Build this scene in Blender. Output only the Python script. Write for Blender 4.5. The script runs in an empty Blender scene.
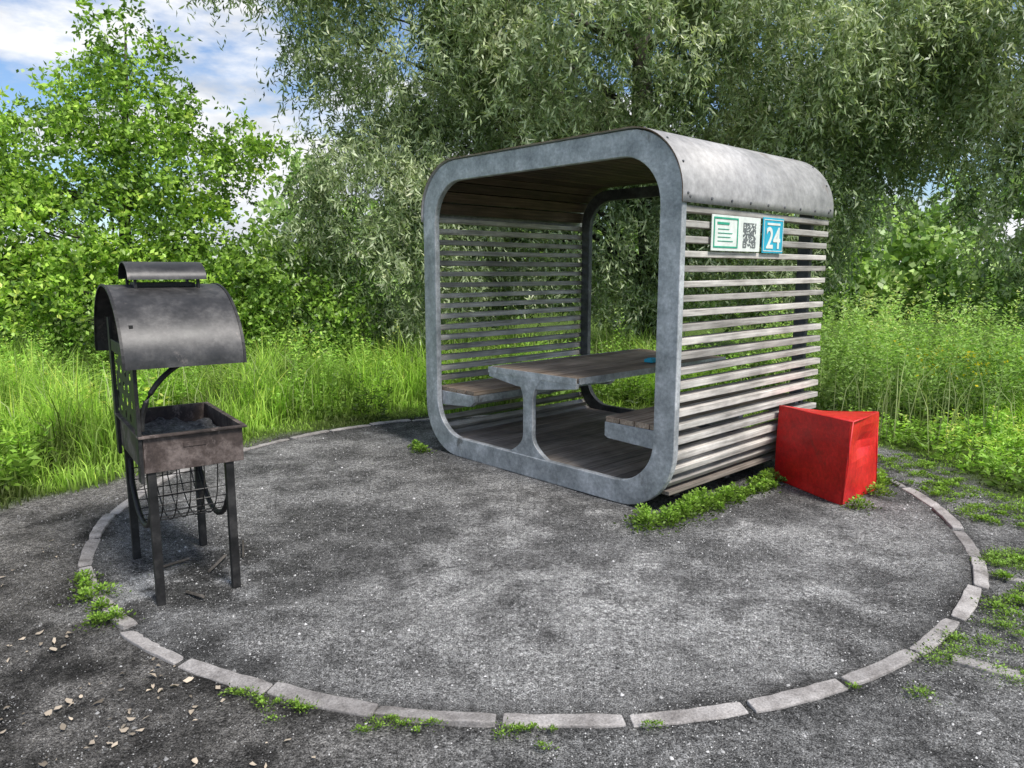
import bpy, bmesh, math, numpy as np
from mathutils import Vector, Matrix
rng = np.random.default_rng(7)
scene = bpy.context.scene
pi = math.pi

# ------------------------------------------------------------------ helpers
def link(o, parent=None):
    scene.collection.objects.link(o)
    if parent is not None: o.parent = parent
    return o
def empty(name, loc, rz=0):
    e = bpy.data.objects.new(name, None); e.location = loc; e.rotation_euler = (0,0,rz)
    e.empty_display_size = .2
    return link(e)
def np_mesh(name, V, F, C=None, mat=None, smooth=False, parent=None):
    V = np.asarray(V, np.float32); F = np.asarray(F, np.int32)
    me = bpy.data.meshes.new(name)
    M, k = F.shape
    me.vertices.add(len(V)); me.vertices.foreach_set('co', V.ravel())
    me.loops.add(M*k); me.loops.foreach_set('vertex_index', F.ravel())
    me.polygons.add(M); me.polygons.foreach_set('loop_start', np.arange(0, M*k, k, dtype=np.int32))
    try: me.polygons.foreach_set('loop_total', np.full(M, k, np.int32))
    except Exception: pass
    me.update(calc_edges=True)
    if smooth: me.polygons.foreach_set('use_smooth', np.ones(M, bool))
    if C is not None:
        a = me.color_attributes.new('Col', 'FLOAT_COLOR', 'POINT')
        CC = np.ones((len(V), 4), np.float32); CC[:, :3] = C
        a.data.foreach_set('color', CC.ravel())
    if mat: me.materials.append(mat)
    return link(bpy.data.objects.new(name, me), parent)

def hash3(ix, iy, iz):
    h = (ix*374761393 + iy*668265263 + iz*2147483647 + 1013904223) & 0xffffffff
    h = ((h ^ (h >> 13))*1274126177) & 0xffffffff
    h = h ^ (h >> 16)
    return (h & 0xffff)/65535.0
def vnoise(x, y, z=0):
    x = np.asarray(x, float); y = np.asarray(y, float); z = np.zeros_like(x)+z
    ix = np.floor(x).astype(np.int64); iy = np.floor(y).astype(np.int64); iz = np.floor(z).astype(np.int64)
    fx = x-ix; fy = y-iy; fz = z-iz
    fx = fx*fx*(3-2*fx); fy = fy*fy*(3-2*fy); fz = fz*fz*(3-2*fz)
    r = 0
    for a in (0,1):
        for b in (0,1):
            for c in (0,1):
                r = r + hash3(ix+a, iy+b, iz+c)*(fx if a else 1-fx)*(fy if b else 1-fy)*(fz if c else 1-fz)
    return r
def fbm(x, y, z=0, o=4):
    s = 0; a = .5; t = 0
    for i in range(o):
        s = s + a*vnoise(x*2**i+17*i, y*2**i+31*i, z*2**i+7*i); t += a; a *= .5
    return s/t
def sstep(a, b, x):
    t = np.clip((x-a)/(b-a), 0, 1); return t*t*(3-2*t)
def nrm(v): return v/np.maximum(np.linalg.norm(v, axis=-1, keepdims=True), 1e-6)

# ------------------------------------------------------------------ materials
def newmat(name):
    m = bpy.data.materials.new(name); m.use_nodes = True
    nt = m.node_tree; b = nt.nodes['Principled BSDF']
    return m, nt, b
def N(nt, t, **kw):
    n = nt.nodes.new(t)
    for k, v in kw.items(): setattr(n, k, v)
    return n
def noise(nt, scale, detail=5, rough=.6, stretch=None, coord='Object'):
    tc = N(nt, 'ShaderNodeTexCoord'); n = N(nt, 'ShaderNodeTexNoise')
    n.inputs['Scale'].default_value = scale; n.inputs['Detail'].default_value = detail; n.inputs['Roughness'].default_value = rough
    if stretch:
        mp = N(nt, 'ShaderNodeMapping'); mp.inputs['Scale'].default_value = stretch
        nt.links.new(tc.outputs[coord], mp.inputs[0]); nt.links.new(mp.outputs[0], n.inputs['Vector'])
    else: nt.links.new(tc.outputs[coord], n.inputs['Vector'])
    return n.outputs['Fac']
def ramp(nt, src, stops):
    r = N(nt, 'ShaderNodeValToRGB'); e = r.color_ramp.elements
    while len(e) < len(stops): e.new(.5)
    for i, (p, c) in enumerate(stops):
        e[i].position = p
        c = (c, c, c) if isinstance(c, (int, float)) else c
        e[i].color = (*c, 1)
    nt.links.new(src, r.inputs[0]); return r.outputs[0]
def mix(nt, fac, a, b, bt='MIX'):
    m = N(nt, 'ShaderNodeMix', data_type='RGBA', blend_type=bt)
    def put(s, v):
        if isinstance(v, (int, float)): s.default_value = v
        elif isinstance(v, tuple): s.default_value = (*v, 1)
        else: nt.links.new(v, s)
    put(m.inputs[0], fac); put(m.inputs[6], a); put(m.inputs[7], b)
    return m.outputs[2]
def bump(nt, b, src, strength, dist=.01):
    bp = N(nt, 'ShaderNodeBump'); bp.inputs['Strength'].default_value = strength; bp.inputs['Distance'].default_value = dist
    nt.links.new(src, bp.inputs['Height']); nt.links.new(bp.outputs[0], b.inputs['Normal'])

def leaf_mat(name, trans=.35, rough=.5, spec=.3):
    m, nt, b = newmat(name)
    at = N(nt, 'ShaderNodeAttribute', attribute_name='Col')
    b.inputs['Roughness'].default_value = rough; b.inputs['Specular IOR Level'].default_value = spec
    nt.links.new(at.outputs['Color'], b.inputs['Base Color'])
    tr = N(nt, 'ShaderNodeBsdfTranslucent'); nt.links.new(mix(nt, 1.0, at.outputs['Color'], (1.2, 1.35, .7), 'MULTIPLY'), tr.inputs[0])
    ms = N(nt, 'ShaderNodeMixShader'); ms.inputs[0].default_value = trans
    nt.links.new(b.outputs[0], ms.inputs[1]); nt.links.new(tr.outputs[0], ms.inputs[2])
    nt.links.new(ms.outputs[0], nt.nodes['Material Output'].inputs[0])
    return m
M_leaf = leaf_mat('leaf', .28, .42, .5); M_grass = leaf_mat('grass_blades', .4, .5); M_dry = leaf_mat('dry_leaf', .1, .8)

def simple_col(name, rough=.9):
    m, nt, b = newmat(name); at = N(nt, 'ShaderNodeAttribute', attribute_name='Col')
    nt.links.new(at.outputs['Color'], b.inputs['Base Color']); b.inputs['Roughness'].default_value = rough
    return m
M_peb = simple_col('pebble')

# ground
M_ground, nt, b = newmat('ground')
at = N(nt, 'ShaderNodeAttribute', attribute_name='Col')
n1 = noise(nt, 150, 4, .8); n2 = noise(nt, 38, 6, .8); n3 = noise(nt, 6, 9, .82)
c = mix(nt, 1.0, at.outputs['Color'], ramp(nt, n1, [(.38, .15), (.5, .95), (.63, 2.35)]), 'MULTIPLY')
c = mix(nt, 1.0, c, ramp(nt, n2, [(.36, .35), (.5, 1.0), (.64, 1.75)]), 'MULTIPLY')
c = mix(nt, 1.0, c, ramp(nt, n3, [(.38, .68), (.62, 1.35)]), 'MULTIPLY')
nt.links.new(c, b.inputs['Base Color']); b.inputs['Roughness'].default_value = .95; b.inputs['Specular IOR Level'].default_value = .15
ad = N(nt, 'ShaderNodeMath', operation='ADD'); nt.links.new(n1, ad.inputs[0]); nt.links.new(n2, ad.inputs[1])
bump(nt, b, ad.outputs[0], 1.0, .03)

# concrete
M_conc, nt, b = newmat('concrete')
n1 = noise(nt, 6, 8, .75); n2 = noise(nt, 120, 4, .7)
gi = N(nt, 'ShaderNodeNewGeometry')
c = ramp(nt, n1, [(.34, (.15, .135, .125)), (.5, (.33, .305, .29)), (.66, (.47, .44, .42))])
c = mix(nt, 1.0, c, ramp(nt, n2, [(.3, .6), (.7, 1.3)]), 'MULTIPLY')
c = mix(nt, 1.0, c, ramp(nt, gi.outputs['Random Per Island'], [(0, .72), (1, 1.12)]), 'MULTIPLY')
nt.links.new(c, b.inputs['Base Color']); b.inputs['Roughness'].default_value = .9; bump(nt, b, n2, .6, .008)

# weathered wood (grain along local Y)
def wood(name, tones, stretch=(30, 1.2, 30)):
    m, nt, b = newmat(name)
    g = noise(nt, 2.2, 8, .65, stretch); g2 = noise(nt, 3, 5, .6); gi = N(nt, 'ShaderNodeNewGeometry')
    c = ramp(nt, g, [(.28, tones[0]), (.5, tones[1]), (.72, tones[2])])
    c = mix(nt, 1.0, c, ramp(nt, g2, [(.3, .62), (.7, 1.28)]), 'MULTIPLY')
    c = mix(nt, 1.0, c, ramp(nt, gi.outputs['Random Per Island'], [(0, (.66, .64, .62)), (.5, (1, .985, .96)), (1, (1.28, 1.24, 1.2))]), 'MULTIPLY')
    nt.links.new(c, b.inputs['Base Color']); b.inputs['Roughness'].default_value = .75
    bump(nt, b, g, .5, .004)
    return m
M_slat = wood('weathered_slat', [(.17, .155, .138), (.44, .42, .39), (.62, .60, .57)])
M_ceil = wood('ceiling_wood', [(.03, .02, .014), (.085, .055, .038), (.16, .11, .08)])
M_deck = wood('deck_wood', [(.12, .10, .085), (.29, .25, .215), (.43, .385, .34)])
M_table = wood('table_wood', [(.14, .095, .062), (.36, .275, .205), (.52, .43, .35)])

# galvanised / painted steel
def steel(name, tones, rust=0.0, metal=.25, rough=.5, sc=4, rustcol=(.12, .06, .035)):
    m, nt, b = newmat(name)
    n1 = noise(nt, sc, 9, .72); n2 = noise(nt, sc*9, 5, .7); n3 = noise(nt, sc*.8, 8, .78, (1, 1, .6))
    c = ramp(nt, n1, [(.36, tones[0]), (.5, tones[1]), (.63, tones[2])])
    c = mix(nt, 1.0, c, ramp(nt, n2, [(.3, .72), (.7, 1.22)]), 'MULTIPLY')
    f = ramp(nt, n3, [(.62-rust*.3, 0.0), (.70-rust*.25, 1.0)])
    if rust > 0: c = mix(nt, f, c, rustcol)
    nt.links.new(c, b.inputs['Base Color']); b.inputs['Metallic'].default_value = metal
    nt.links.new(ramp(nt, n1, [(.3, rough-.08), (.7, rough+.15)]), b.inputs['Roughness'])
    bump(nt, b, n2, .12, .003)
    return m
M_frame = steel('frame_steel', [(.24, .255, .262), (.40, .415, .425), (.60, .61, .62)], .13, .2, .5, 4.5, (.2, .195, .185))
M_frame_shaded = steel('frame_steel_shaded', [(.04, .042, .045), (.08, .084, .09), (.14, .145, .15)], .05, .2, .5, 4, (.07, .065, .06))  # frame steel for the back parts, interior shade painted into its darker tones
M_roof = steel('roof_sheet', [(.31, .30, .295), (.385, .37, .36), (.47, .455, .445)], .09, .15, .55, 1.8, (.27, .22, .19))
M_rustedge = steel('rusty_edge', [(.12, .07, .04), (.24, .17, .11), (.36, .29, .22)], .3, .2, .7, 9)
M_black = steel('sooty_steel', [(.009, .009, .009), (.019, .018, .018), (.045, .043, .041)], .1, .3, .5, 6, (.055, .045, .038))
M_hood = steel('hood_steel', [(.022, .022, .022), (.048, .046, .046), (.10, .095, .092)], .17, .35, .42, 4.2, (.22, .185, .17))
M_pan = steel('firebox_steel', [(.03, .022, .02), (.075, .055, .048), (.20, .16, .145)], .32, .3, .6, 6, (.26, .21, .19))
M_bolt = steel('bolt_steel', [(.1, .1, .1), (.16, .16, .16), (.25, .25, .25)], 0, .5, .4, 20)
M_red = steel('red_paint', [(.44, .009, .011), (.60, .013, .013), (.66, .022, .020)], .05, 0, .42, 4, (.28, .025, .018))
M_bark = steel('bark', [(.03, .026, .02), (.07, .06, .05), (.13, .115, .1)], 0, 0, .9, 8)
M_coal, nt, b = newmat('ash'); n1 = noise(nt, 40, 6, .8)
nt.links.new(ramp(nt, n1, [(.35, .02), (.5, .14), (.65, .45)]), b.inputs['Base Color']); bump(nt, b, n1, 1, .03)
def flat(name, col, rough=.45):
    m, nt, b = newmat(name); n1 = noise(nt, 14, 7, .7)
    nt.links.new(mix(nt, 1.0, col, ramp(nt, n1, [(.3, .8), (.7, 1.08)]), 'MULTIPLY'), b.inputs['Base Color']); b.inputs['Roughness'].default_value = rough
    return m
M_white = flat('sign_white', (.74, .77, .71)); M_cyan = flat('sign_cyan', (.02, .40, .55)); M_green = flat('sign_green', (.03, .36, .22)); M_ink = flat('sign_black', (.16, .17, .17))

# ------------------------------------------------------------------ mesh builder
class MB:
    def __init__(s): s.v = []; s.f = []; s.m = []
    def add(s, vs, fs, mi=0):
        o = len(s.v); s.v += [tuple(p) for p in vs]; s.f += [tuple(i+o for i in f) for f in fs]; s.m += [mi]*len(fs)
    def box(s, c, h, ax=None, mi=0):
        c = Vector(c); X, Y, Z = ax if ax else (Vector((1,0,0)), Vector((0,1,0)), Vector((0,0,1)))
        vs = [c + X*(h[0]*a) + Y*(h[1]*b_) + Z*(h[2]*d) for a in (-1,1) for b_ in (-1,1) for d in (-1,1)]
        s.add(vs, [(0,1,3,2),(4,6,7,5),(0,4,5,1),(2,3,7,6),(0,2,6,4),(1,5,7,3)], mi)
    def prism(s, loopA, loopB, mi=0, caps=True):
        n = len(loopA); vs = list(loopA)+list(loopB)
        fs = [(i, (i+1) % n, n+(i+1) % n, n+i) for i in range(n)]
        if caps: fs += [tuple(range(n))[::-1], tuple(range(n, 2*n))]
        s.add(vs, fs, mi)
    def tube(s, pts, r, n=8, mi=0):
        pts = [Vector(p) for p in pts]; rs = r if isinstance(r, (list, tuple)) else [r]*len(pts)
        vs = []; 
        for i, p in enumerate(pts):
            d = (pts[min(i+1, len(pts)-1)]-pts[max(i-1, 0)]).normalized()
            up = Vector((0,0,1)) if abs(d.z) < .9 else Vector((1,0,0))
            a = d.cross(up).normalized(); b_ = d.cross(a)
            vs += [p + (a*math.cos(2*pi*k/n)+b_*math.sin(2*pi*k/n))*rs[i] for k in range(n)]
        fs = [(i*n+k, i*n+(k+1) % n, (i+1)*n+(k+1) % n, (i+1)*n+k) for i in range(len(pts)-1) for k in range(n)]
        fs += [tuple(range(n))[::-1], tuple(range((len(pts)-1)*n, len(pts)*n))]
        s.add(vs, fs, mi)
    def obj(s, name, mats, parent=None, bev=0, smooth=False):
        me = bpy.data.meshes.new(name); me.from_pydata(s.v, [], s.f)
        for m in (mats if isinstance(mats, list) else [mats]): me.materials.append(m)
        for p, mi in zip(me.polygons, s.m): p.material_index = mi; p.use_smooth = smooth
        bm = bmesh.new(); bm.from_mesh(me); bmesh.ops.recalc_face_normals(bm, faces=bm.faces); bm.to_mesh(me); bm.free()
        o = link(bpy.data.objects.new(name, me), parent)
        if bev:
            bv = o.modifiers.new('b', 'BEVEL'); bv.width = bev; bv.segments = 2; bv.limit_method = 'ANGLE'; bv.angle_limit = math.radians(40)
        return o

# ------------------------------------------------------------------ ground
CX, CY, R = .11, 5.08, 2.73
def grass_mask(x, y):
    r = np.hypot(x-CX, y-CY); n = fbm(x*1.3+5, y*1.3+9)
    rl = np.interp(y, [2, 4.6, 5.5, 6.4, 7.5], [6.0, 3.55, 3.15, 2.85, 2.80])
    rr = np.interp(y, [2.0, 3.1, 3.9, 5.35, 6.4, 7.4], [7, 4.2, 3.1, 3.2, 3.25, 2.9])
    rb = np.where(x < CX, rl, rr)
    return sstep(-.08, .2, r-rb+(n-.5)*.6)*(r > R+.04)
xs = np.unique(np.concatenate([np.linspace(-500, -30, 12), np.linspace(-30, -8, 22), np.linspace(-8, 8, 440), np.linspace(8, 30, 22), np.linspace(30, 500, 12)]))
ys = np.unique(np.concatenate([np.linspace(-300, -10, 8), np.linspace(-10, 0, 12), np.linspace(0, 12, 330), np.linspace(12, 30, 20), np.linspace(30, 700, 14)]))
GX, GY = np.meshgrid(xs, ys)
def gh(x, y):
    r = np.hypot(x-CX, y-CY)
    return (fbm(x*1.5, y*1.5)-.5)*.03*sstep(0, .5, np.abs(r-R)) * (1+1.5*(r > R)) - .004*(r>R)
GZ = gh(GX, GY)*(np.hypot(GX, GY) < 40)
r = np.hypot(GX-CX, GY-CY); g = grass_mask(GX, GY)
ins = (r < R)[..., None]
lp = fbm(GX*.9+3, GY*.9+1); lp2 = fbm(GX*2.6, GY*2.6, 3); lp3 = fbm(GX*7, GY*7, 1)
mm = lp*.3+lp2*.35+lp3*.35
base_in = (.15 + .22*sstep(.38, .60, mm))[..., None]*np.array([1.0, .975, .945])
core = sstep(2.4, .4, np.hypot((GX-.7), (GY-3.7)*1.2))[..., None]
base_in = base_in*(.80+.42*core)
dirt = (.055 + .17*sstep(.42, .62, mm))[..., None]*np.array([1, .94, .87])
grey = (.13 + .17*sstep(.4, .62, mm))[..., None]*np.array([1.0, .98, .95])
wl = sstep(.3, -1.0, GX)[..., None]
out = dirt*wl + grey*(1-wl)
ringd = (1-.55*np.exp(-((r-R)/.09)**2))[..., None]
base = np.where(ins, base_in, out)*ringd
soot = np.exp(-(((GX+1.75)/.6)**2+((GY-3.6)/.6)**2))[..., None]
ash = np.exp(-(((GX+1.72)/.36)**2+((GY-3.5)/.36)**2))[..., None]
base = base*(1-soot*.45)+ash*.42*sstep(.45, .66, lp3)[..., None]
gcol = np.array([.09, .14, .028])*(.6+.8*lp2[..., None])
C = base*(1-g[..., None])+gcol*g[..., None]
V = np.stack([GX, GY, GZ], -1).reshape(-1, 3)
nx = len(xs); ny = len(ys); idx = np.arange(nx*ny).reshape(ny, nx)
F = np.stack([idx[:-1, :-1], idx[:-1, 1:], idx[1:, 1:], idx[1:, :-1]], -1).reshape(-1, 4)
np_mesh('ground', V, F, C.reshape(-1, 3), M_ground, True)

def pebbles(name, x, y, s, col):
    n = len(x); a = rng.uniform(0, 2*pi, n); z = gh(x, y)
    k = np.arange(4)*pi/2
    ang = a[:, None]+k[None]; rad = s[:, None]*rng.uniform(.6, 1.2, (n, 4))
    bx = x[:, None]+np.cos(ang)*rad; by = y[:, None]+np.sin(ang)*rad; bz = (z-.001)[:, None]+np.zeros((n, 4))
    bs = np.stack([bx, by, bz], -1)
    tp = np.stack([x+s*rng.uniform(-.4, .4, n), y+s*rng.uniform(-.4, .4, n), z+s*rng.uniform(.5, 1.0, n)], -1)[:, None]
    V = np.concatenate([bs, tp], 1).reshape(-1, 3); o = (np.arange(n)*5)[:, None]
    F = np.concatenate([o+np.array([[0, 1, 4]]), o+np.array([[1, 2, 4]]), o+np.array([[2, 3, 4]]), o+np.array([[3, 0, 4]])], 0)
    np_mesh(name, V, F, np.repeat(col, 5, 0), M_peb)
n = 120000
x = rng.uniform(-4, 4, n); y = 1.9+6*rng.random(n)**1.5
keep = (grass_mask(x, y) < .4) & (rng.random(n) < .3+.7*sstep(.4, .6, fbm(x*1.7, y*1.7, 5)))
x = x[keep]; y = y[keep]; n = len(x)
s = rng.uniform(.0022, .005, n)*(1+1.2*(rng.random(n) < .03))
tone = np.clip(rng.lognormal(-1.6, .65, n), .02, .6)*np.where((x < -.8) & (np.hypot(x-CX, y-CY) > R), .7, 1)
pebbles('gravel', x, y, s, tone[:, None]*np.array([1, .98, .955]))

# kerbs
kb = MB(); NS = 38
def kerb_seg(f0, f1, w=.036, h=.012, n=4):
    A = []
    for i in range(n+1):
        p, nn = f0(f1*i/n); A.append((p, nn))
    jz = rng.uniform(-.008, .007); tilt = rng.uniform(-.006, .006)
    vs = []
    for i, (p, nn) in enumerate(A):
        e = .004 if i in (0, n) else 0
        w1 = w+rng.uniform(-.005, .002)-e; w2 = w+rng.uniform(-.005, .002)-e; dz = rng.uniform(-.002, .001)-e*.5
        for sgn, z, ww in ((-1, -.08, w), (-1, h+jz-tilt+dz, w1), (1, h+jz+tilt+dz, w2), (1, -.08, w)):
            vs.append((p[0]+nn[0]*ww*sgn, p[1]+nn[1]*ww*sgn, z))
    fs = []
    for i in range(n):
        for k in range(4):
            fs.append((i*4+k, i*4+(k+1) % 4, (i+1)*4+(k+1) % 4, (i+1)*4+k))
    fs += [(0, 1, 2, 3), tuple(n*4+k for k in (3, 2, 1, 0))]
    kb.add(vs, fs)
for i in range(NS):
    a0 = 2*pi*i/NS+.03; da = 2*pi/NS-rng.uniform(.003, .014); rr = R+rng.uniform(-.014, .014); sk = rng.uniform(-.02, .02)
    def f0(u, a0=a0, rr=rr, sk=sk, da=da):
        a = a0+u; q = rr+sk*(u/da-.5)
        return (CX+math.cos(a)*q, CY+math.sin(a)*q), (math.cos(a), math.sin(a))
    kerb_seg(f0, da, n=8)
kb.obj('kerb_ring', M_conc, None, .005)
kb = MB()
for (p0, d, nseg) in (((1.78, 2.77), (.80, -.6), 4), ((2.52, 3.55), (.80, -.6), 4)):
    for i in range(nseg):
        def f0(u, i=i, p0=p0, d=d): return (p0[0]+d[0]*(u+i*.5), p0[1]+d[1]*(u+i*.5)), (d[1], -d[0])
        kerb_seg(f0, .49, .034, .014)
kb.obj('path_kerb', M_conc, None, .005)

# ------------------------------------------------------------------ shelter
W, H, D = 2.576, 2.42, 2.0; RO = .42; BAND = .16
Ud = np.array([.683, -.730]); Td = np.array([.730, .683]); P0 = np.array([1.01, 4.47])
sh = empty('picnic_shelter', (-.75, 6.351, .005), math.atan2(-.730, .683))
def rrect(w0, w1, z0, z1, r, n=10):
    pts = []
    for cx, cz, a0 in ((w1-r, z1-r, 0), (w0+r, z1-r, pi/2), (w0+r, z0+r, pi), (w1-r, z0+r, 1.5*pi)):
        for i in range(n+1):
            a = a0+pi/2*i/n; pts.append((cx+r*math.cos(a), cz+r*math.sin(a)))
    return pts
def frame(t0, t1, name, mat, i0=0.0, band=BAND):
    m = MB(); o = rrect(i0, W-i0, i0, H-i0, RO-i0); q = rrect(band, W-band, band, H-band, RO-band+.05); n = len(o)
    vs = [(x, t0, z) for x, z in o]+[(x, t0, z) for x, z in q]+[(x, t1, z) for x, z in o]+[(x, t1, z) for x, z in q]
    fs = []
    for i in range(n):
        j = (i+1) % n
        fs += [(i, j, n+j, n+i), (2*n+i, 3*n+i, 3*n+j, 2*n+j), (i, 2*n+i, 2*n+j, j), (n+i, n+j, 3*n+j, 3*n+i)]
    m.add(vs, fs); m.obj(name, mat, sh, .006)
frame(0, .05, 'front_frame', M_frame); frame(D-.10, D-.05, 'back_frame', M_frame_shaded, .1, .20)
def path(d, n=600):
    r = RO-d; P = rrect(d, W-d, d, H-d, r, 40); P.append(P[0]); P = np.array(P)
    s = np.concatenate([[0], np.cumsum(np.hypot(*np.diff(P, axis=0).T))]); return P, s
P, S = path(.052)
def at_s(s_):
    s_ = s_ % S[-1]; p = np.array([np.interp(s_, S, P[:, 0]), np.interp(s_, S, P[:, 1])])
    q = np.array([np.interp(min(s_+.004, S[-1]), S, P[:, 0]), np.interp(min(s_+.004, S[-1]), S, P[:, 1])]); t = nrm(q-np.array([np.interp(s_-.004, S, P[:, 0]), np.interp(s_-.004, S, P[:, 1])]))
    return p, t
side = MB(); ceil = MB()
L = S[-1]; s_ = 0.0; pitch = .090
T_mid = (D+.05)/2
while s_ < L:
    p, t = at_s(s_)
    on_floor = p[1] < .12
    on_top = p[1] > 2.0
    if not on_floor:
        nn = Vector((t[1], 0, -t[0])); tt = Vector((t[0], 0, t[1]))
        j = rng.uniform(-.005, .005)
        mbx = ceil if on_top else side
        if on_top: mbx.box((p[0], T_mid, p[1]), (.046, D/2-.027, .014), (tt, Vector((0, 1, 0)), nn))
        else:
            yj = rng.uniform(-.009, .009); e = rng.uniform(-.010, .004)
            mbx.box((p[0]+nn.x*j, T_mid+e/2, p[1]+nn.z*j+rng.uniform(-.003, .003)), (.021+rng.uniform(-.002, .002), D/2-.027+e/2, .045), (tt+Vector((0, 0, yj*.5)), Vector((0, 1, yj*.5)), nn))
    s_ += pitch if not on_top else .105
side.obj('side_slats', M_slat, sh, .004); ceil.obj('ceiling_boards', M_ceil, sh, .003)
# roof sheet
m = MB(); Pr = rrect(-.006, W+.006, -.006, H+.008, RO, 14)
top = [p for p in Pr if p[1] > 1.98]; a0 = (W+.006, 1.955); a1 = (-.006, 1.955)
loop = [a0]+top+[a1]
def off(lp, d):
    o = []
    for i, p in enumerate(lp):
        q0 = np.array(lp[max(i-1, 0)]); q1 = np.array(lp[min(i+1, len(lp)-1)]); t = nrm(q1-q0); o.append((p[0]+t[1]*d, p[1]-t[0]*d))
    return o
lo = off(loop, .007); n = len(loop); t0, t1 = -.015, D+.02
vs = [(x, t0, z) for x, z in loop]+[(x, t0, z) for x, z in lo]+[(x, t1, z) for x, z in loop]+[(x, t1, z) for x, z in lo]
fs = []; mi = []
for i in range(n-1):
    fs += [(i, i+1, n+i+1, n+i), (2*n+i, 3*n+i, 3*n+i+1, 2*n+i+1), (i, 2*n+i, 2*n+i+1, i+1), (n+i, n+i+1, 3*n+i+1, 3*n+i)]; mi += [1, 1, 0, 0]
fs += [(0, n, 3*n, 2*n), (n-1, 3*n-1, 4*n-1, 2*n-1)]; mi += [1, 1]
m.add(vs, fs); m.m = mi
o = m.obj('roof_sheet', [M_roof, M_rustedge], sh)
for p in o.data.polygons: p.use_smooth = (p.material_index == 0)
m = MB()
def bolt(c, nv, r=.011, h=.007):
    nv = Vector(nv).normalized(); a = nv.orthogonal().normalized(); b_ = nv.cross(a); c = Vector(c)
    A = [c+(a*math.cos(2*pi*k/8)+b_*math.sin(2*pi*k/8))*r for k in range(8)]; B = [c+nv*h+(a*math.cos(2*pi*k/8)+b_*math.sin(2*pi*k/8))*r*.7 for k in range(8)]
    m.prism(A, B)
for t in np.arange(.06, D, .235): 
    bolt((W+.013, t, 1.99), (1, 0, 0)); bolt((-.013, t, 1.99), (-1, 0, 0))
for i in range(1, n-1, 4):
    x_, z_ = lo[i]; q = nrm(np.array(lo[i+1])-np.array(lo[i-1]))
    for t in (.035, D-.035): bolt((x_, t, z_), (q[1], 0, -q[0]), .009)
m.obj('bolts', M_bolt, sh)
# floor
m = MB(); x0 = .14
while x0 < W-.15:
    m.box((x0+.06, D/2-.03, .135), (.056, D/2-.082, .013)); x0 += .119
m.obj('deck', M_deck, sh, .003)
m = MB()
for t in (.35, 1.0, 1.7): m.box((W/2, t, .075), (W/2-.2, .03, .046))
m.obj('deck_joists', M_bolt, sh)
# table
TU0, TU1, TZ = .82, 1.74, .80
m = MB(); wb = (TU1-TU0)/7
for i in range(7): m.box((TU0+wb*(i+.5), 1.0, TZ-.018+rng.uniform(-.002, .002)), (wb/2-.003, .96, .018))
m.obj('table_top', M_table, sh, .003)
def support(t, name, mat):
    m = MB(); L_ = []; R_ = []; cu = 1.26
    for i in range(31):
        z = .14+(TZ-.037-.14)*i/30; s = i/30
        hw = .050+.20*max(0, 1-s/.30)**2.2+.10*max(0, (s-.7)/.3)**2
        L_.append((cu-hw, z)); R_.append((cu+hw, z))
    lp = L_+R_[::-1]
    n = len(lp)
    vs = [(x, t-.02, z) for x, z in lp]+[(x, t+.02, z) for x, z in lp]; nn = 31
    fs = []
    for i in range(nn-1):
        a, b_, c, d = i, i+1, n-2-i, n-1-i
        fs += [(a, b_, c, d), (n+a, n+d, n+c, n+b_), (a, n+a, n+b_, b_), (d, c, n+c, n+d)]
    fs += [(0, n-1, 2*n-1, n), (nn-1, n+nn-1, n+nn, nn)]
    m.add(vs, fs)
    lp = [(TU0, TZ-.036), (TU0, TZ-.075), (cu-.12, TZ-.12), (cu+.12, TZ-.12), (TU1, TZ-.075), (TU1, TZ-.036)]
    m.prism([(x, t-.017, z) for x, z in lp], [(x, t+.017, z) for x, z in lp])
    m.obj(name, mat, sh, .004)
support(.028, 'table_leg_front', M_frame); support(D-.028-.12, 'table_leg_back', M_frame_shaded)
m = MB(); m.box(((TU0+TU1)/2, .012, TZ-.02), ((TU1-TU0)/2+.004, .006, .022)); m.box((TU0-.006, 1.0, TZ-.02), (.004, .96, .022)); m.box((TU1+.006, 1.0, TZ-.02), (.004, .96, .022))
m.obj('table_edge_trim', M_frame, sh)
# benches
for k, (u0, u1) in enumerate(((.11, .58), (1.97, W-.11))):
    m = MB(); wb = (u1-u0)/4
    for i in range(4): m.box((u0+wb*(i+.5), .975, .545), (wb/2-.005, .915, .018))
    m.obj(('left_seat', 'right_seat')[k], M_table, sh, .003)
    m = MB()
    for t in (.08, D-.14, 1.0):
        lp = [(u0, .526), (u1, .526), (u1, .47), (u1-.05, .43), (u0, .40)] if k == 0 else [(u1, .526), (u0, .526), (u0, .43), (u0+.03, .415), (u1, .40)]
        m.prism([(x, t-.025, z) for x, z in lp], [(x, t+.025, z) for x, z in lp])
    ui = u1-.012 if k == 0 else u0+.012
    m.box((ui, .97, .495), (.01, .86, .03))
    m.obj(('left_bench_bracket', 'right_bench_bracket')[k], M_frame, sh, .004)
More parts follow.
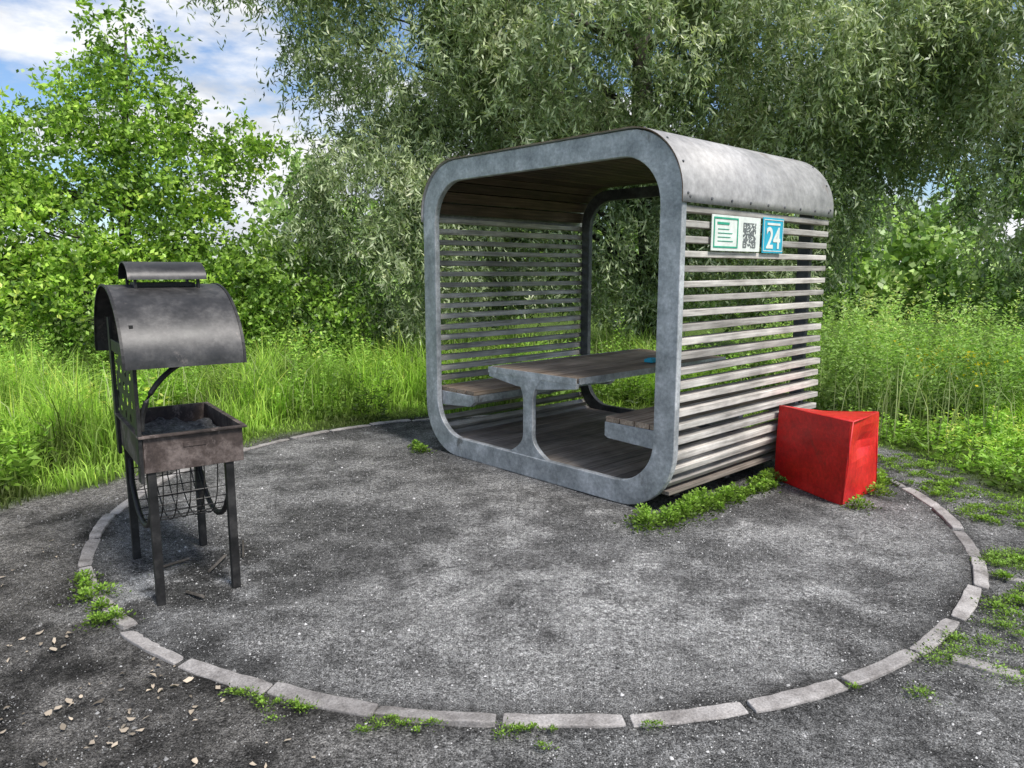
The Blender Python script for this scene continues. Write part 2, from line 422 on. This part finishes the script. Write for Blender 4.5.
# signs
def sh_child_empty(name, t, z):
    e = empty(name, sh.matrix_basis @ Vector((W+.006, t, z)), sh.rotation_euler[2]); return e
Ssign = sh_child_empty('information_sign', .31, 1.675)
m = MB(); m.box((.004, .30, .112), (.003, .30, .112)); m.obj('board', M_white, Ssign, .002)
m = MB()
for (y0, y1, z0, z1) in ((.02, .03, .02, .21), (.30, .31, .02, .21), (.03, .30, .02, .03), (.03, .30, .20, .21), (.06, .2, .165, .18), (.07, .2, .135, .139), (.07, .24, .11, .114), (.07, .22, .085, .089), (.07, .25, .06, .064)):
    m.box((.009, (y0+y1)/2, (z0+z1)/2), (.0015, (y1-y0)/2, (z1-z0)/2))
m.obj('green_print', M_green, Ssign)
m = MB(); q = .0085
for i in range(19):
    for j in range(19):
        fin = any(a <= i < a+5 and b_ <= j < b_+5 for a, b_ in ((0, 0), (14, 0), (0, 14)))
        on = rng.random() < .45
        if fin:
            for a, b_ in ((0, 0), (14, 0), (0, 14)):
                if a <= i < a+5 and b_ <= j < b_+5: ii, jj = i-a, j-b_; on = (ii in (0, 4) or jj in (0, 4) or (ii == 2 and jj == 2))
        if on: m.box((.009, .38+i*q, .03+j*q), (.0015, q*.5, q*.5))
m.obj('qr_print', M_ink, Ssign)
S2 = sh_child_empty('number_sign', .94, 1.67)
m = MB(); m.box((.004, .15, .12), (.003, .145, .12)); m.obj('board', M_cyan, S2, .002)
m = MB()
for (y0, y1, z0, z1) in ((.015, .02, .012, .228), (.28, .285, .012, .228), (.02, .28, .012, .017), (.02, .28, .223, .228), (.06, .24, .19, .205)): m.box((.009, (y0+y1)/2, (z0+z1)/2), (.0012, (y1-y0)/2, (z1-z0)/2))
m.obj('border_print', M_white, S2)
cu = bpy.data.curves.new('digits', 'FONT'); cu.body = '24'; cu.size = .2; cu.extrude = .001; cu.offset = .004; cu.align_x = 'CENTER'
o = link(bpy.data.objects.new('digits', cu), S2); o.rotation_euler = (pi/2, 0, pi/2); o.location = (.0095, .15, .035); cu.materials.append(M_white)
m = MB(); m.box((1.55, 1.15, TZ+.02), (.04, .05, .014)); m.box((1.55, 1.15, TZ+.036), (.025, .035, .006)); m.obj('tape_box', M_cyan, sh, .004)

# ------------------------------------------------------------------ red box
A = (2.20, 4.73); B = (1.99, 5.38); Cc = (2.61, 5.10); Dd = (2.44, 5.64)
bot = [(*A, 0), (*Cc, 0), (*Dd, 0), (*B, 0)]
tp = [(A[0]+.035, A[1]-.01, .575), (Cc[0]-.035, Cc[1]-.02, .570), (Dd[0]-.02, Dd[1], .47), (B[0]-.005, B[1]-.02, .565)]
bm = bmesh.new()
bv = [bm.verts.new(p) for p in bot]; tv = [bm.verts.new(p) for p in tp]
for i in range(4): bm.faces.new((bv[i], bv[(i+1) % 4], tv[(i+1) % 4], tv[i]))
bm.faces.new(tv)
bmesh.ops.subdivide_edges(bm, edges=bm.edges[:], cuts=9, use_grid_fill=True)
for v in bm.verts:
    x, y, z = v.co
    k = 1 if z > .02 else .2
    v.co.x += (vnoise(np.array([x*4+3]), np.array([y*4]), z*4)[0]-.5)*.035*k; v.co.y += (vnoise(np.array([x*3+9]), np.array([y*3]), z*3+5)[0]-.5)*.035*k
    dd = math.hypot(x-2.41, y-4.92)
    if dd < .3: 
        w = math.exp(-((z-.38)/.08)**2-(dd/.12)**2); v.co.x -= .04*w; v.co.y += .035*w
bmesh.ops.recalc_face_normals(bm, faces=bm.faces)
me = bpy.data.meshes.new('box_body'); bm.to_mesh(me); bm.free(); me.materials.append(M_red)
RB = empty('red_metal_box', (0, 0, 0)); 
o = link(bpy.data.objects.new('box_body', me), RB)
m = MB()
for i in range(4):
    p = Vector(tp[i]); q = Vector(tp[(i+1) % 4]); m.tube([p, (p+q)/2+Vector((0, 0, -.003)), q], .007, 6)
m.tube([Vector(bot[0])+Vector((0, -.004, .01)), Vector(tp[0])], .006, 6); m.tube([Vector(bot[1])+Vector((.0, 0, .01)), Vector(tp[1])], .006, 6)
m.obj('box_rim', M_red, RB, 0, True)

# ------------------------------------------------------------------ grill
gr = empty('barbecue_grill', (-1.715, 3.652, 0), math.atan2(.577, .816))
LU, LV = .172, .345
m = MB()
for u in (-LU, LU):
    for v in (-LV, LV):
        m.box((u, v, .33), (.019, .019, .33))
m.obj('legs', M_black, gr, .002)
m = MB()
U0, U1, V0, V1, Z0, Z1 = -.20, .235, -.37, .37, .645, .82; th = .004
m.box(((U0+U1)/2, V0, (Z0+Z1)/2), ((U1-U0)/2, th, (Z1-Z0)/2)); m.box(((U0+U1)/2, V1, (Z0+Z1)/2), ((U1-U0)/2, th, (Z1-Z0)/2))
m.box((U0, 0, (Z0+Z1)/2), (th, V1-th-.001, (Z1-Z0)/2)); m.box((U1, 0, (Z0+Z1)/2), (th, V1-th-.001, (Z1-Z0)/2)); m.box(((U0+U1)/2, 0, Z0+.004), ((U1-U0)/2-th-.001, V1-th-.001, .004))
for v, s in ((V0, -1), (V1, 1)): m.box(((U0+U1)/2, v+s*.013, Z1-.006), ((U1-U0)/2+.02, .009, .005))
for u, s in ((U0, -1), (U1, 1)): m.box((u+s*.013, 0, Z1-.0062), (.009, V1-.002, .005))
m.box(((U0+U1)/2+.0, V0-.006, Z1-.06), (.05, .002, .012))
m.obj('firebox', M_pan, gr, .0015)
gx, gy = np.meshgrid(np.linspace(U0+.01, U1-.01, 24), np.linspace(V0+.01, V1-.01, 40))
gz = Z0+.06+.07*fbm(gx*14, gy*14)
ii = np.arange(gx.size).reshape(gx.shape); F = np.stack([ii[:-1, :-1], ii[:-1, 1:], ii[1:, 1:], ii[1:, :-1]], -1).reshape(-1, 4)
np_mesh('ash_bed', np.stack([gx, gy, gz], -1).reshape(-1, 3), F, None, M_coal, True, gr)
def arc_sheet(m, u0, u1, vc, hv, z0, rise, th, n=28, ends=(False, False), mi=0, a0=0, a1=pi, p=1):
    pts = [(vc+hv*math.cos(a0+(a1-a0)*i/n), z0+rise*math.sin(a0+(a1-a0)*i/n)**p) for i in range(n+1)]
    inn = [(vc+(hv-th)*math.cos(a0+(a1-a0)*i/n), z0+(rise-th)*math.sin(a0+(a1-a0)*i/n)**p) for i in range(n+1)]
    N_ = n+1
    vs = [(u0, *q) for q in pts]+[(u0, *q) for q in inn]+[(u1, *q) for q in pts]+[(u1, *q) for q in inn]; fs = []
    for i in range(n): fs += [(i, i+1, N_+i+1, N_+i), (2*N_+i, 3*N_+i, 3*N_+i+1, 2*N_+i+1), (i, 2*N_+i, 2*N_+i+1, i+1), (N_+i, N_+i+1, 3*N_+i+1, 3*N_+i)]
    fs += [(0, N_, 3*N_, 2*N_), (n, 2*N_+n, 3*N_+n, N_+n)]
    m.add(vs, fs, mi)
    for e, uu in zip(ends, (u0+.004, u1-.004)):
        if e: m.prism([(uu-.002, *q) for q in inn], [(uu+.002, *q) for q in inn], mi)
HU0, HU1 = -.265, .255
m = MB(); arc_sheet(m, HU0, HU1, .045, .485, 1.13, .36, .006, 36, (False, True)); m.obj('hood', M_hood, gr, 0, True)
bpy.data.objects['hood'].modifiers.new('e', 'EDGE_SPLIT')
m = MB()
for uu in (HU0+.004, HU1-.004): arc_sheet(m, uu-.006, uu+.006, .045, .489, 1.13, .364, .010, 36)
m.obj('hood_rims', M_black, gr)
m = MB()
arc_sheet(m, -.175, .175, .03, .15, 1.515, .085, .005, 20); m.obj('chimney_cap', M_hood, gr, 0, True)
bpy.data.objects['chimney_cap'].modifiers.new('e', 'EDGE_SPLIT')
m = MB()
m.box((.0, -.06, 1.475), (.13, .003, .025)); m.box((.0, .12, 1.475), (.13, .003, .025)); m.box((-.13, .03, 1.475), (.003, .087, .025)); m.box((.13, .03, 1.475), (.003, .087, .025))
for u in (-.14, .14):
    for v in (-.09, .15): m.box((u, v, 1.495), (.006, .012, .045))
m.obj('chimney_neck', M_black, gr)
m = MB()
m.box((U0-.012, -.345, .96), (.008, .034, .36)); m.box((U0-.012, .345, .96), (.008, .034, .36))
m.box((U0-.012, 0, 1.18), (.005, .31, .03))
for v in (-.36, .36):
    pts = []
    for i in range(13):
        a = pi/2*i/12; pts.append((U0+.36*(1-math.cos(a)), v, .84+.34*math.sin(a)))
    m.tube(pts, .013, 6)
m.obj('hood_posts', M_black, gr, .001)
m = MB(); cs = .07; r0 = .021; x_ = U0-.006
for i in range(8):
    for j in range(5):
        cv, cz = -.245+cs*i, .86+cs*j
        if j == 4 and i in (0, 7): continue
        ins_ = []; outv = []
        for k in range(16):
            a = 2*pi*k/16; c_, s2 = math.cos(a), math.sin(a); mx = max(abs(c_), abs(s2))
            ins_.append((x_, cv+r0*c_, cz+r0*s2)); outv.append((x_, cv+cs/2*c_/mx, cz+cs/2*s2/mx))
        hole = (i+j) % 2 == 0
        if hole: m.add(ins_+outv, [(k, (k+1) % 16, 16+(k+1) % 16, 16+k) for k in range(16)])
        else: m.add(outv, [tuple(range(16))])
m.obj('perforated_panel', M_black, gr)
m = MB()
def cradle(u, k=1.0): return [(u, LV*math.cos(pi*i/16), .63-.33*math.sin(pi*i/16)) for i in range(17)]
for u in (-LU, LU): m.tube(cradle(u), .014, 6)
m.obj('cradle_arcs', M_black, gr, 0, True)
m = MB()
for i in range(2, 15):
    a = pi*i/16; v, z = LV*math.cos(a)*.96, .64-.325*math.sin(a); m.tube([(-LU, v, z), (LU, v, z)], .003, 5)
for u in np.linspace(-LU+.05, LU-.05, 5): m.tube([(u, p[1]*.96, p[2]+.01) for p in cradle(u)], .003, 5)
m.obj('wire_cradle', M_black, gr)
m = MB(); m.tube([(-.05, -.30, .012), (-.0, -.42, .02)], .008, 6); m.tube([(.1, -.1, .01), (.22, .05, .02)], .008, 6); m.tube([(.3, .0, .01), (.36, .22, .02)], .006, 6); m.tube([(-.1, .1, .01), (.05, .12, .02)], .008, 6)
m.obj('charred_sticks', M_bark, gr)

# ------------------------------------------------------------------ leaf generators
def leaves(name, P, Dv, Ln, Wd, Col, mat=M_leaf, parent=None):
    n = len(P); Dv = nrm(Dv); Rn = nrm(rng.normal(size=(n, 3))); Sd = nrm(np.cross(Dv, Rn))
    Nn = np.cross(Sd, Dv)
    Ln = np.asarray(Ln)[:, None]; Wd = np.asarray(Wd)[:, None]
    v0 = P; v2 = P+Dv*Ln+Nn*Ln*.12; mid = P+Dv*Ln*.45
    v1 = mid+Sd*Wd*.5-Nn*Ln*.04; v3 = mid-Sd*Wd*.5-Nn*Ln*.04
    V = np.stack([v0, v1, v2, v3], 1).reshape(-1, 3); F = np.arange(n*4).reshape(n, 4)
    return np_mesh(name, V, F, np.repeat(np.clip(Col, 0.004, .75), 4, 0), mat, False, parent)

def blades(name, x, y, h, w, col, lean=.35, z0=None):
    n = len(x); a = rng.uniform(0, 2*pi, n); la = rng.uniform(0, 2*pi, n); ln = h*lean*rng.random(n)*1.6
    z = (gh(x, y) if z0 is None else z0)-.01
    sx, sy = np.cos(a)*w/2, np.sin(a)*w/2; lx, ly = np.cos(la)*ln, np.sin(la)*ln
    b0 = np.stack([x-sx, y-sy, z], -1); b1 = np.stack([x+sx, y+sy, z], -1)
    m0 = np.stack([x-sx*.8+lx*.3, y-sy*.8+ly*.3, z+h*.6], -1); m1 = np.stack([x+sx*.8+lx*.3, y+sy*.8+ly*.3, z+h*.6], -1)
    t = np.stack([x+lx, y+ly, z+h*(1-.25*ln/np.maximum(h, .01))], -1)
    V = np.stack([b0, b1, m1, m0, t], 1).reshape(-1, 3); o = (np.arange(n)*5)[:, None]
    F = np.concatenate([o+np.array([[0, 1, 2]]), o+np.array([[0, 2, 3]]), o+np.array([[3, 2, 4]])], 0)
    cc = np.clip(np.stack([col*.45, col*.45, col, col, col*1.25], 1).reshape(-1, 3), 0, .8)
    return np_mesh(name, V, F, cc, M_grass)

# grass
n = 330000
x = rng.uniform(-10, 11, n); y = rng.uniform(3.4, 13, n)
g = grass_mask(x, y); dens = 1/(1+.2*(y-6).clip(0))
infr = np.abs(x) < (y*.78+1.2)
keep = (rng.random(n) < g*dens) & infr
x, y = x[keep], y[keep]; n = len(x)
r = np.hypot(x-CX, y-CY)
rr0 = np.where(x < CX, 2.85, 3.3)
hn = fbm(x*1.8+40, y*1.8)
farg = sstep(.0, 1.1, r-rr0)
h = (.05+.55*farg*sstep(.3, .72, hn)*1.3+.1*farg)*rng.uniform(.35, 1.15, n)
right = (x > 2.3); h = np.where(right, (.04+.26*sstep(.8, 2.2, r-rr0))*rng.uniform(.5, 1.2, n)*(.5+hn), h)
t = fbm(x*1.9+9, y*1.9+2); tr = rng.random(n)
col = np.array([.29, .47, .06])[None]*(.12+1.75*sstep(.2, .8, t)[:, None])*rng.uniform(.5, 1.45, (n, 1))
col = col*(1-.3*tr[:, None]) + np.array([.46, .54, .19])*(.3*tr[:, None])
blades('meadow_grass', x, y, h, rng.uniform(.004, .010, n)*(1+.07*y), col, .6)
n = 4500; x = rng.uniform(-9, 8, n); y = rng.uniform(5.6, 12, n); r = np.hypot(x-CX, y-CY); k = (r > 3.4) & (fbm(x*.9, y*.9) > .45) & (grass_mask(x, y) > .8); x, y = x[k], y[k]; n = len(x)
blades('seed_stems', x, y, rng.uniform(.45, .9, n), rng.uniform(.006, .012, n), np.array([.48, .54, .25])*rng.uniform(.7, 1.2, (n, 1)), .3)

def weeds(name, regions, seed):
    P = []; Dv = []; Ln = []; Wd = []; Cl = []
    for (x0, x1, y0, y1, cnt, hmin, hmax, col, ls) in regions:
        for _ in range(cnt):
            x = rng.uniform(x0, x1); y = rng.uniform(y0, y1)
            if float(grass_mask(np.array([x]), np.array([y]))[0]) < .7: continue
            cl = float(fbm(np.array([x*1.4]), np.array([y*1.4]))[0])
            hh = rng.uniform(hmin, hmax)*(0.3+1.4*cl); k = int(14+hh*36)
            s = rng.random(k)**.8; lean = rng.normal(0, .14, 2)
            a = rng.uniform(0, 2*pi, k); rad = .035*(1.2-s)
            px = x+lean[0]*s*hh+np.cos(a)*rad; py = y+lean[1]*s*hh+np.sin(a)*rad; pz = s*hh
            P.append(np.stack([px, py, pz], -1)); Dv.append(np.stack([np.cos(a), np.sin(a), rng.uniform(-.3, .9, k)], -1))
            l = ls*rng.uniform(.6, 1.3, k)*(1.2-.6*s); Ln.append(l); Wd.append(l*rng.uniform(.22, .42, k))
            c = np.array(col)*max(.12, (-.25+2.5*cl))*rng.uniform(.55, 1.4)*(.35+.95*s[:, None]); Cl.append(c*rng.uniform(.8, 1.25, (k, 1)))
    return leaves(name, np.concatenate(P), np.concatenate(Dv), np.concatenate(Ln), np.concatenate(Wd), np.concatenate(Cl), M_grass)
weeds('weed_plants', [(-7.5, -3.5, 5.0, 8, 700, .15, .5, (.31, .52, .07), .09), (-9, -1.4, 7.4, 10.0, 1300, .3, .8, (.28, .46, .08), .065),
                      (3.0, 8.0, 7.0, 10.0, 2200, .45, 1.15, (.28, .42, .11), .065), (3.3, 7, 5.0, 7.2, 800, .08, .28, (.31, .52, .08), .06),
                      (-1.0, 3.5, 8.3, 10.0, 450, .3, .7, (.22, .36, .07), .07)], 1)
k = 170; fx = rng.normal(4.75, .3, k); fy = rng.normal(7.8, .35, k)
P = np.stack([fx, fy, rng.uniform(.4, .75, k)], -1)
leaves('yellow_wildflowers', P, rng.normal(size=(k, 3)), np.full(k, .04), np.full(k, .035), np.tile([.75, .6, .03], (k, 1)), M_grass)

# low ground-cover tufts
P = []; Cl = []; Dv = []; Ln = []
def tuft(x, y, rad, cnt, hmax=.1, col=(.24, .38, .06), ls=.022):
    k = int(cnt*1.5); a = rng.uniform(0, 2*pi, k); q = rad*np.abs(rng.normal(0, .6, k))
    px = x+np.cos(a)*q; py = y+np.sin(a)*q
    hh = hmax*np.exp(-(q/rad)**2)*rng.random(k)
    P.append(np.stack([px, py, hh+.010], -1)); Dv.append(np.stack([np.cos(a), np.sin(a), rng.uniform(-.1, 1.4, k)], -1))
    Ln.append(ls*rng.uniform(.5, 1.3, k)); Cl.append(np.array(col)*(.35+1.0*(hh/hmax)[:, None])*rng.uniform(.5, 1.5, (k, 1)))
for t in np.arange(-.22, 1.3, .05):
    big = rng.uniform(.5, 1.05) if t < .30 else rng.uniform(.2, .7)
    q = P0+Td*t+Ud*(rng.uniform(-.02, .13))
    tuft(q[0]-(.1 if t < 0 else 0), q[1], .11*big, int(260*big), .15*big)
for q in ((-.84, 6.28), (-.78, 6.15), (2.65, 5.12), (2.71, 5.22), (2.55, 4.96), (2.28, 4.66), (2.75, 5.35)): tuft(*q, rng.uniform(.05, .10), 170, .08)
for x in np.arange(-1.05, .28, .022):
    if fbm(np.array([x*5]), np.array([1.0]))[0] < .40: continue
    y = CY-math.sqrt((R+.04+rng.exponential(.03))**2-(x-CX)**2); tuft(x, y, rng.uniform(.015, .035), rng.integers(20, 70), .012, ls=.010)
for x in (.47, .5, 1.28):
    y = CY-math.sqrt((R+.055)**2-(x-CX)**2); tuft(x, y, .025, 45, .014, ls=.010)
for q in ((-2.10, 3.42), (-2.03, 3.30), (-1.98, 3.36), (-1.84, 3.06), (-1.78, 3.10), (-2.16, 3.52), (-1.9, 3.2)): tuft(*q, rng.uniform(.04, .08), 140, .05, ls=.017)
for _ in range(300):
    x = rng.uniform(1.45, 3.1); y = rng.uniform(1.9, 3.9)
    if math.hypot(x-CX, y-CY) > R+.06 and fbm(np.array([x*2.2]), np.array([y*2.2]))[0] > .46: tuft(x, y, rng.uniform(.03, .10), rng.integers(40, 150), .018, (.25, .38, .08), .011)
for _ in range(260):
    a = rng.uniform(-.75, .6); q = R+rng.uniform(.08, .65)
    if fbm(np.array([a*6]), np.array([q*3]))[0] > .45: tuft(CX+math.cos(a)*q, CY+math.sin(a)*q, rng.uniform(.03, .1), rng.integers(40, 120), .025, ls=.014)
P = np.concatenate(P); Ln = np.concatenate(Ln)
leaves('ground_cover_plants', P, np.concatenate(Dv), Ln, Ln*.6, np.concatenate(Cl), M_grass)

# fallen leaves: crumpled two-part blades
k = 900; x = rng.uniform(-2.7, -.6, k); y = rng.uniform(1.9, 4.2, k); rr_ = np.hypot(x-CX, y-CY)
kk = (rr_ > R+.03) & (fbm(x*2.5, y*2.5) > .40) & (rng.random(k) < sstep(-.5, -1.4, x)*.9+.1) & (rng.random(k) < sstep(4.4, 3.2, y)); x, y = x[kk], y[kk]; k = len(x)
a = rng.uniform(0, 2*pi, k); l = rng.uniform(.012, .045, k)*rng.uniform(.6, 1.15, k); wd = l*rng.uniform(.3, .7, k)
z = gh(x, y)+.008; dx, dy = np.cos(a), np.sin(a)
up = rng.uniform(.0, .4, (6, k))*l
def pt(u, v, w): return np.stack([x+dx*u*l-dy*v*wd, y+dy*u*l+dx*v*wd, z+w], -1)
V = np.stack([pt(-.5, 0, up[0]), pt(-.1, -.5, up[1]), pt(.25, -.4, up[2]), pt(.5, 0, up[3]), pt(.2, .45, up[4]), pt(-.2, .5, up[5])], 1).reshape(-1, 3)
o6 = (np.arange(k)*6)[:, None]; F = np.concatenate([o6+np.array([[0, 1, 2, 3]]), o6+np.array([[0, 3, 4, 5]])], 0)
np_mesh('fallen_leaves', V, F, np.repeat(np.array([.42, .35, .27])*rng.uniform(.3, 1.5, (k, 1)), 6, 0), M_dry)

# ------------------------------------------------------------------ trees
def sample_lobes(lobes, n, front=.65, shell=.55):
    vol = np.array([l[3]*l[4]+l[4]*l[5]+l[3]*l[5] for l in lobes]); w = vol/vol.sum()
    li = rng.choice(len(lobes), n, p=w); A = np.array(lobes)[li]
    d = nrm(rng.normal(size=(n, 3))); fl = rng.random(n) < front; d[:, 1] = np.where(fl, -np.abs(d[:, 1]), d[:, 1])
    q = shell+(1-shell)*rng.random(n)**.7
    q *= .82+.36*vnoise(d[:, 0]*2.5+li*7, d[:, 1]*2.5, d[:, 2]*2.5)
    return A[:, :3]+d*A[:, 3:6]*q[:, None], d, li

def limbs(name, trunk_pts, trunk_r, targets, parent, r0=.06, reach=.88):
    m = MB(); m.tube(trunk_pts, trunk_r, 10)
    tpts = [Vector(p) for p in trunk_pts]
    for tg in targets:
        tg = Vector(tg); ok = [i for i in range(1, len(tpts)) if tpts[i].z < tg.z*.85] or [1]
        k = ok[-1] if rng.random() < .7 else ok[rng.integers(0, len(ok))]; a = tpts[k]; rr_ = trunk_r[k]*.6
        tg = a+(tg-a)*reach
        dd = (tg-a); mid = a+dd*.5+Vector((rng.normal(0, .1), rng.normal(0, .1), .08*dd.length))
        pts = []
        for i in range(9):
            s = i/8; pts.append(a*(1-s)**2+mid*2*s*(1-s)+tg*s*s+Vector(rng.normal(0, .03, 3))*(0 < i < 8))
        m.tube(pts, [max(.005, min(r0, rr_)*(1-s*.9)) for s in np.linspace(0, 1, 9)], 6)
    m.obj(name, M_bark, parent, 0, True)

def strands(name, lobes, nclump, nstr, nleaf, length, ll, lw, colA, colB, parent, droop=1.0, out=.35, spread=.22, front=.65, zmin=.45, jit=.5):
    cp, cd, li = sample_lobes(lobes, nclump, front)
    bright = rng.uniform(.0, 1, nclump)
    S_ = np.repeat(cp, nstr, 0)+rng.normal(0, spread, (nclump*nstr, 3)); Dd_ = np.repeat(cd, nstr, 0)
    br = np.repeat(bright, nstr)+rng.normal(0, .15, nclump*nstr)
    Ls = length*rng.uniform(.35, 1.2, nclump*nstr)*np.repeat(rng.uniform(.6, 1.3, nclump), nstr)
    o = nrm(Dd_*np.array([1, 1, .1])+rng.normal(0, .45, Dd_.shape)); sw = rng.normal(0, .12, (len(S_), 3))
    s = (np.arange(nleaf)+.5)/nleaf; s = s[None, :, None]+rng.uniform(-.02, .02, (len(S_), nleaf, 1))
    Pz = S_[:, None]+o[:, None]*out*np.sqrt(np.clip(s, 0, 2))*Ls[:, None, None]*np.array([1, 1, .35])+sw[:, None]*s**2
    Pz[..., 2] -= droop*(Ls[:, None]*(s[..., 0]**1.25))
    P = Pz.reshape(-1, 3)
    n = len(P)
    Dv = np.array([0, 0, -.8*droop+ (1-droop)*.3])+rng.normal(0, jit, (n, 3))
    c = (np.array(colA)[None]*(1-np.clip(br, 0, 1))[:, None]+np.array(colB)[None]*np.clip(br, 0, 1)[:, None])
    c = np.repeat(c, nleaf, 0)*rng.uniform(.6, 1.45, (n, 1))
    l = ll*rng.uniform(.6, 1.25, n)
    k = P[:, 2] > zmin*(.6+.8*vnoise(P[:, 0]*1.5, P[:, 1]*1.5))
    return leaves(name, P[k], Dv[k], l[k], (lw*rng.uniform(.7, 1.2, n))[k], c[k], M_leaf, parent), cp

# big willow behind the shelter
wl_ = empty('willow_tree', (2.4, 12.6, 0))
lob = [(-1.7, 11, 2.1, 1.35, 1.3, 1.8), (-1.3, 11.4, 4.9, 1.7, 1.6, 1.6), (1.0, 11, 4.9, 2.2, 1.9, 1.9), (1.2, 12, 2.4, 2.3, 1.5, 1.8), (4.0, 10.8, 5.0, 2.3, 1.9, 2.0),
       (3.7, 11.3, 2.4, 1.4, 1.4, 1.5), (5.6, 11.2, 4.0, 1.5, 1.3, 1.1), (7.2, 10, 4.7, 2.0, 1.8, 1.6), (7.1, 10, 2.7, 1.1, 1.2, 1.3), (-3.0, 10.6, 5.9, 1.5, 1.1, .7), (3, 13.5, 5, 5, 1.5, 3.2), (-.4, 13.5, 3.4, 2.2, 1.0, 2.4)]
lob = [(a-2.4, b_-12.6, c, d, e, f) for a, b_, c, d, e, f in lob]
_, cp = strands('crown', lob, 2300, 16, 14, .50, .105, .026, (.12, .18, .065), (.60, .67, .40), wl_, droop=.8, out=.65, spread=.17, front=.75, zmin=.7, jit=.6)
inner = [p for p in cp if p[0] < 2.6 and p[1] > -2.4 and p[2] > 2.2]
tgt = [inner[i] for i in rng.choice(len(inner), 60, replace=False)]
limbs('trunk', [(0, 0, -.1), (.05, -.1, 1.2), (-.1, -.2, 2.4), (-.3, -.4, 3.6), (-.4, -.6, 4.8), (-.3, -.7, 6)], [.34, .27, .24, .2, .14, .07], tgt, wl_, .07, .8)

# bright leafy tree at left
mt = empty('ash_maple_tree', (-5.5, 10.4, 0))
lob2 = [(.35, 0, 4.35, .4, .5, .65), (.3, 0, 3.6, .85, .8, .6), (-.7, 0, 3.05, .95, 1.0, .7), (1.0, 0, 2.85, .85, 1.0, .65), (-.3, -.1, 2.1, 1.9, 1.2, .85), (1.75, 0, 3.1, .4, .5, .35), (-1.9, 0, 2.2, 1.2, 1.0, .9), (.2, -.3, 1.2, 2.2, 1.1, .7)]
_, cp2 = strands('crown', lob2, 620, 9, 11, .30, .08, .043, (.10, .19, .03), (.46, .68, .10), mt, droop=.3, out=.9, spread=.12, zmin=.4)
tgt = [cp2[i] for i in rng.choice(len(cp2), 60, replace=False)]
limbs('trunk', [(0, 0, -.1), (.05, 0, 1.0), (.1, 0, 1.7), (.15, 0, 2.3), (.2, 0, 3.0), (.25, 0, 3.5), (.3, 0, 4.0), (.35, 0, 4.7)], [.12, .10, .085, .07, .055, .04, .03, .012], tgt, mt, .02)

sb = empty('leafy_shrub', (-3.3, 10.6, 0))
_, cps = strands('crown', [(0, 0, 1.3, .8, .8, .9), (.5, -.4, .9, .7, .6, .6), (-1.2, .3, 1.0, 1.0, .7, .8)], 200, 9, 12, .4, .075, .04, (.10, .18, .035), (.36, .55, .09), sb, droop=.3, out=.8, spread=.12, zmin=.15)
limbs('trunk', [(0, 0, -.1), (0, 0, .5), (0, 0, 1.0)], [.05, .04, .03], [cps[i] for i in rng.choice(len(cps), 30, replace=False)], sb, .015)

# distant tree mass
lobd = []
for i in range(46):
    a = -50+100*i/45+rng.normal(0, 1); d = rng.uniform(24, 34); x = math.sin(math.radians(a))*d; y = math.cos(math.radians(a))*d
    hgt = rng.uniform(1.2, 2.3) if a < -14 else rng.uniform(2.2, 4.5)
    lobd.append((x, y, hgt*.6, rng.uniform(1.6, 2.6), 1.5, hgt*.75))
strands('distant_trees', lobd, 1000, 10, 10, 1.0, .30, .19, (.18, .29, .08), (.45, .6, .2), None, droop=.5, out=.7, spread=.35, front=.8, zmin=.1)

# ------------------------------------------------------------------ world, sun, camera
sunv = Vector((.50, -.55, 1.0)).normalized()
w = bpy.data.worlds.new('World'); scene.world = w; w.use_nodes = True; nt = w.node_tree; bg = nt.nodes['Background']
sky = N(nt, 'ShaderNodeTexSky', sky_type='NISHITA'); sky.sun_disc = False
sky.sun_elevation = math.asin(sunv.z); sky.sun_rotation = math.atan2(sunv.x, sunv.y); sky.dust_density = .4
tc = N(nt, 'ShaderNodeTexCoord'); mp = N(nt, 'ShaderNodeMapping'); mp.inputs['Scale'].default_value = (1, 1, 2.6); mp.inputs['Location'].default_value = (.35, .1, .25)
nz = N(nt, 'ShaderNodeTexNoise'); nz.inputs['Scale'].default_value = 4.2; nz.inputs['Detail'].default_value = 7; nz.inputs['Roughness'].default_value = .55
nt.links.new(tc.outputs['Generated'], mp.inputs[0]); nt.links.new(mp.outputs[0], nz.inputs['Vector'])
f = ramp(nt, nz.outputs['Fac'], [(.47, 0.0), (.58, 1.0)])
nz2 = N(nt, 'ShaderNodeTexNoise'); nz2.inputs['Scale'].default_value = 9; nz2.inputs['Detail'].default_value = 5; nt.links.new(mp.outputs[0], nz2.inputs['Vector'])
cc = ramp(nt, nz2.outputs['Fac'], [(.35, (.62, .66, .72)), (.55, (1, 1, 1))])
cc = mix(nt, 1.0, cc, (7.4, 7.5, 7.7), 'MULTIPLY')
nt.links.new(mix(nt, f, mix(nt, 1.0, sky.outputs[0], (.85, .95, 1.1), 'MULTIPLY'), cc), bg.inputs[0]); bg.inputs[1].default_value = .14
sl = bpy.data.lights.new('sun', 'SUN'); sl.energy = 5.0; sl.angle = math.radians(16); sl.color = (1, .965, .91)
so = link(bpy.data.objects.new('sun', sl)); so.rotation_euler = sunv.to_track_quat('Z', 'Y').to_euler(); so.location = (5, -5, 10)
cam = bpy.data.cameras.new('camera'); cam.sensor_width = 36; cam.lens = 735/1024*36; cam.clip_end = 2000
co = link(bpy.data.objects.new('camera', cam)); co.location = (0, 0, 1.56); co.rotation_euler = (math.radians(90-8.82), 0, 0)
scene.camera = co
scene.view_settings.view_transform = 'Standard'; scene.view_settings.look = 'None'; scene.view_settings.exposure = 0
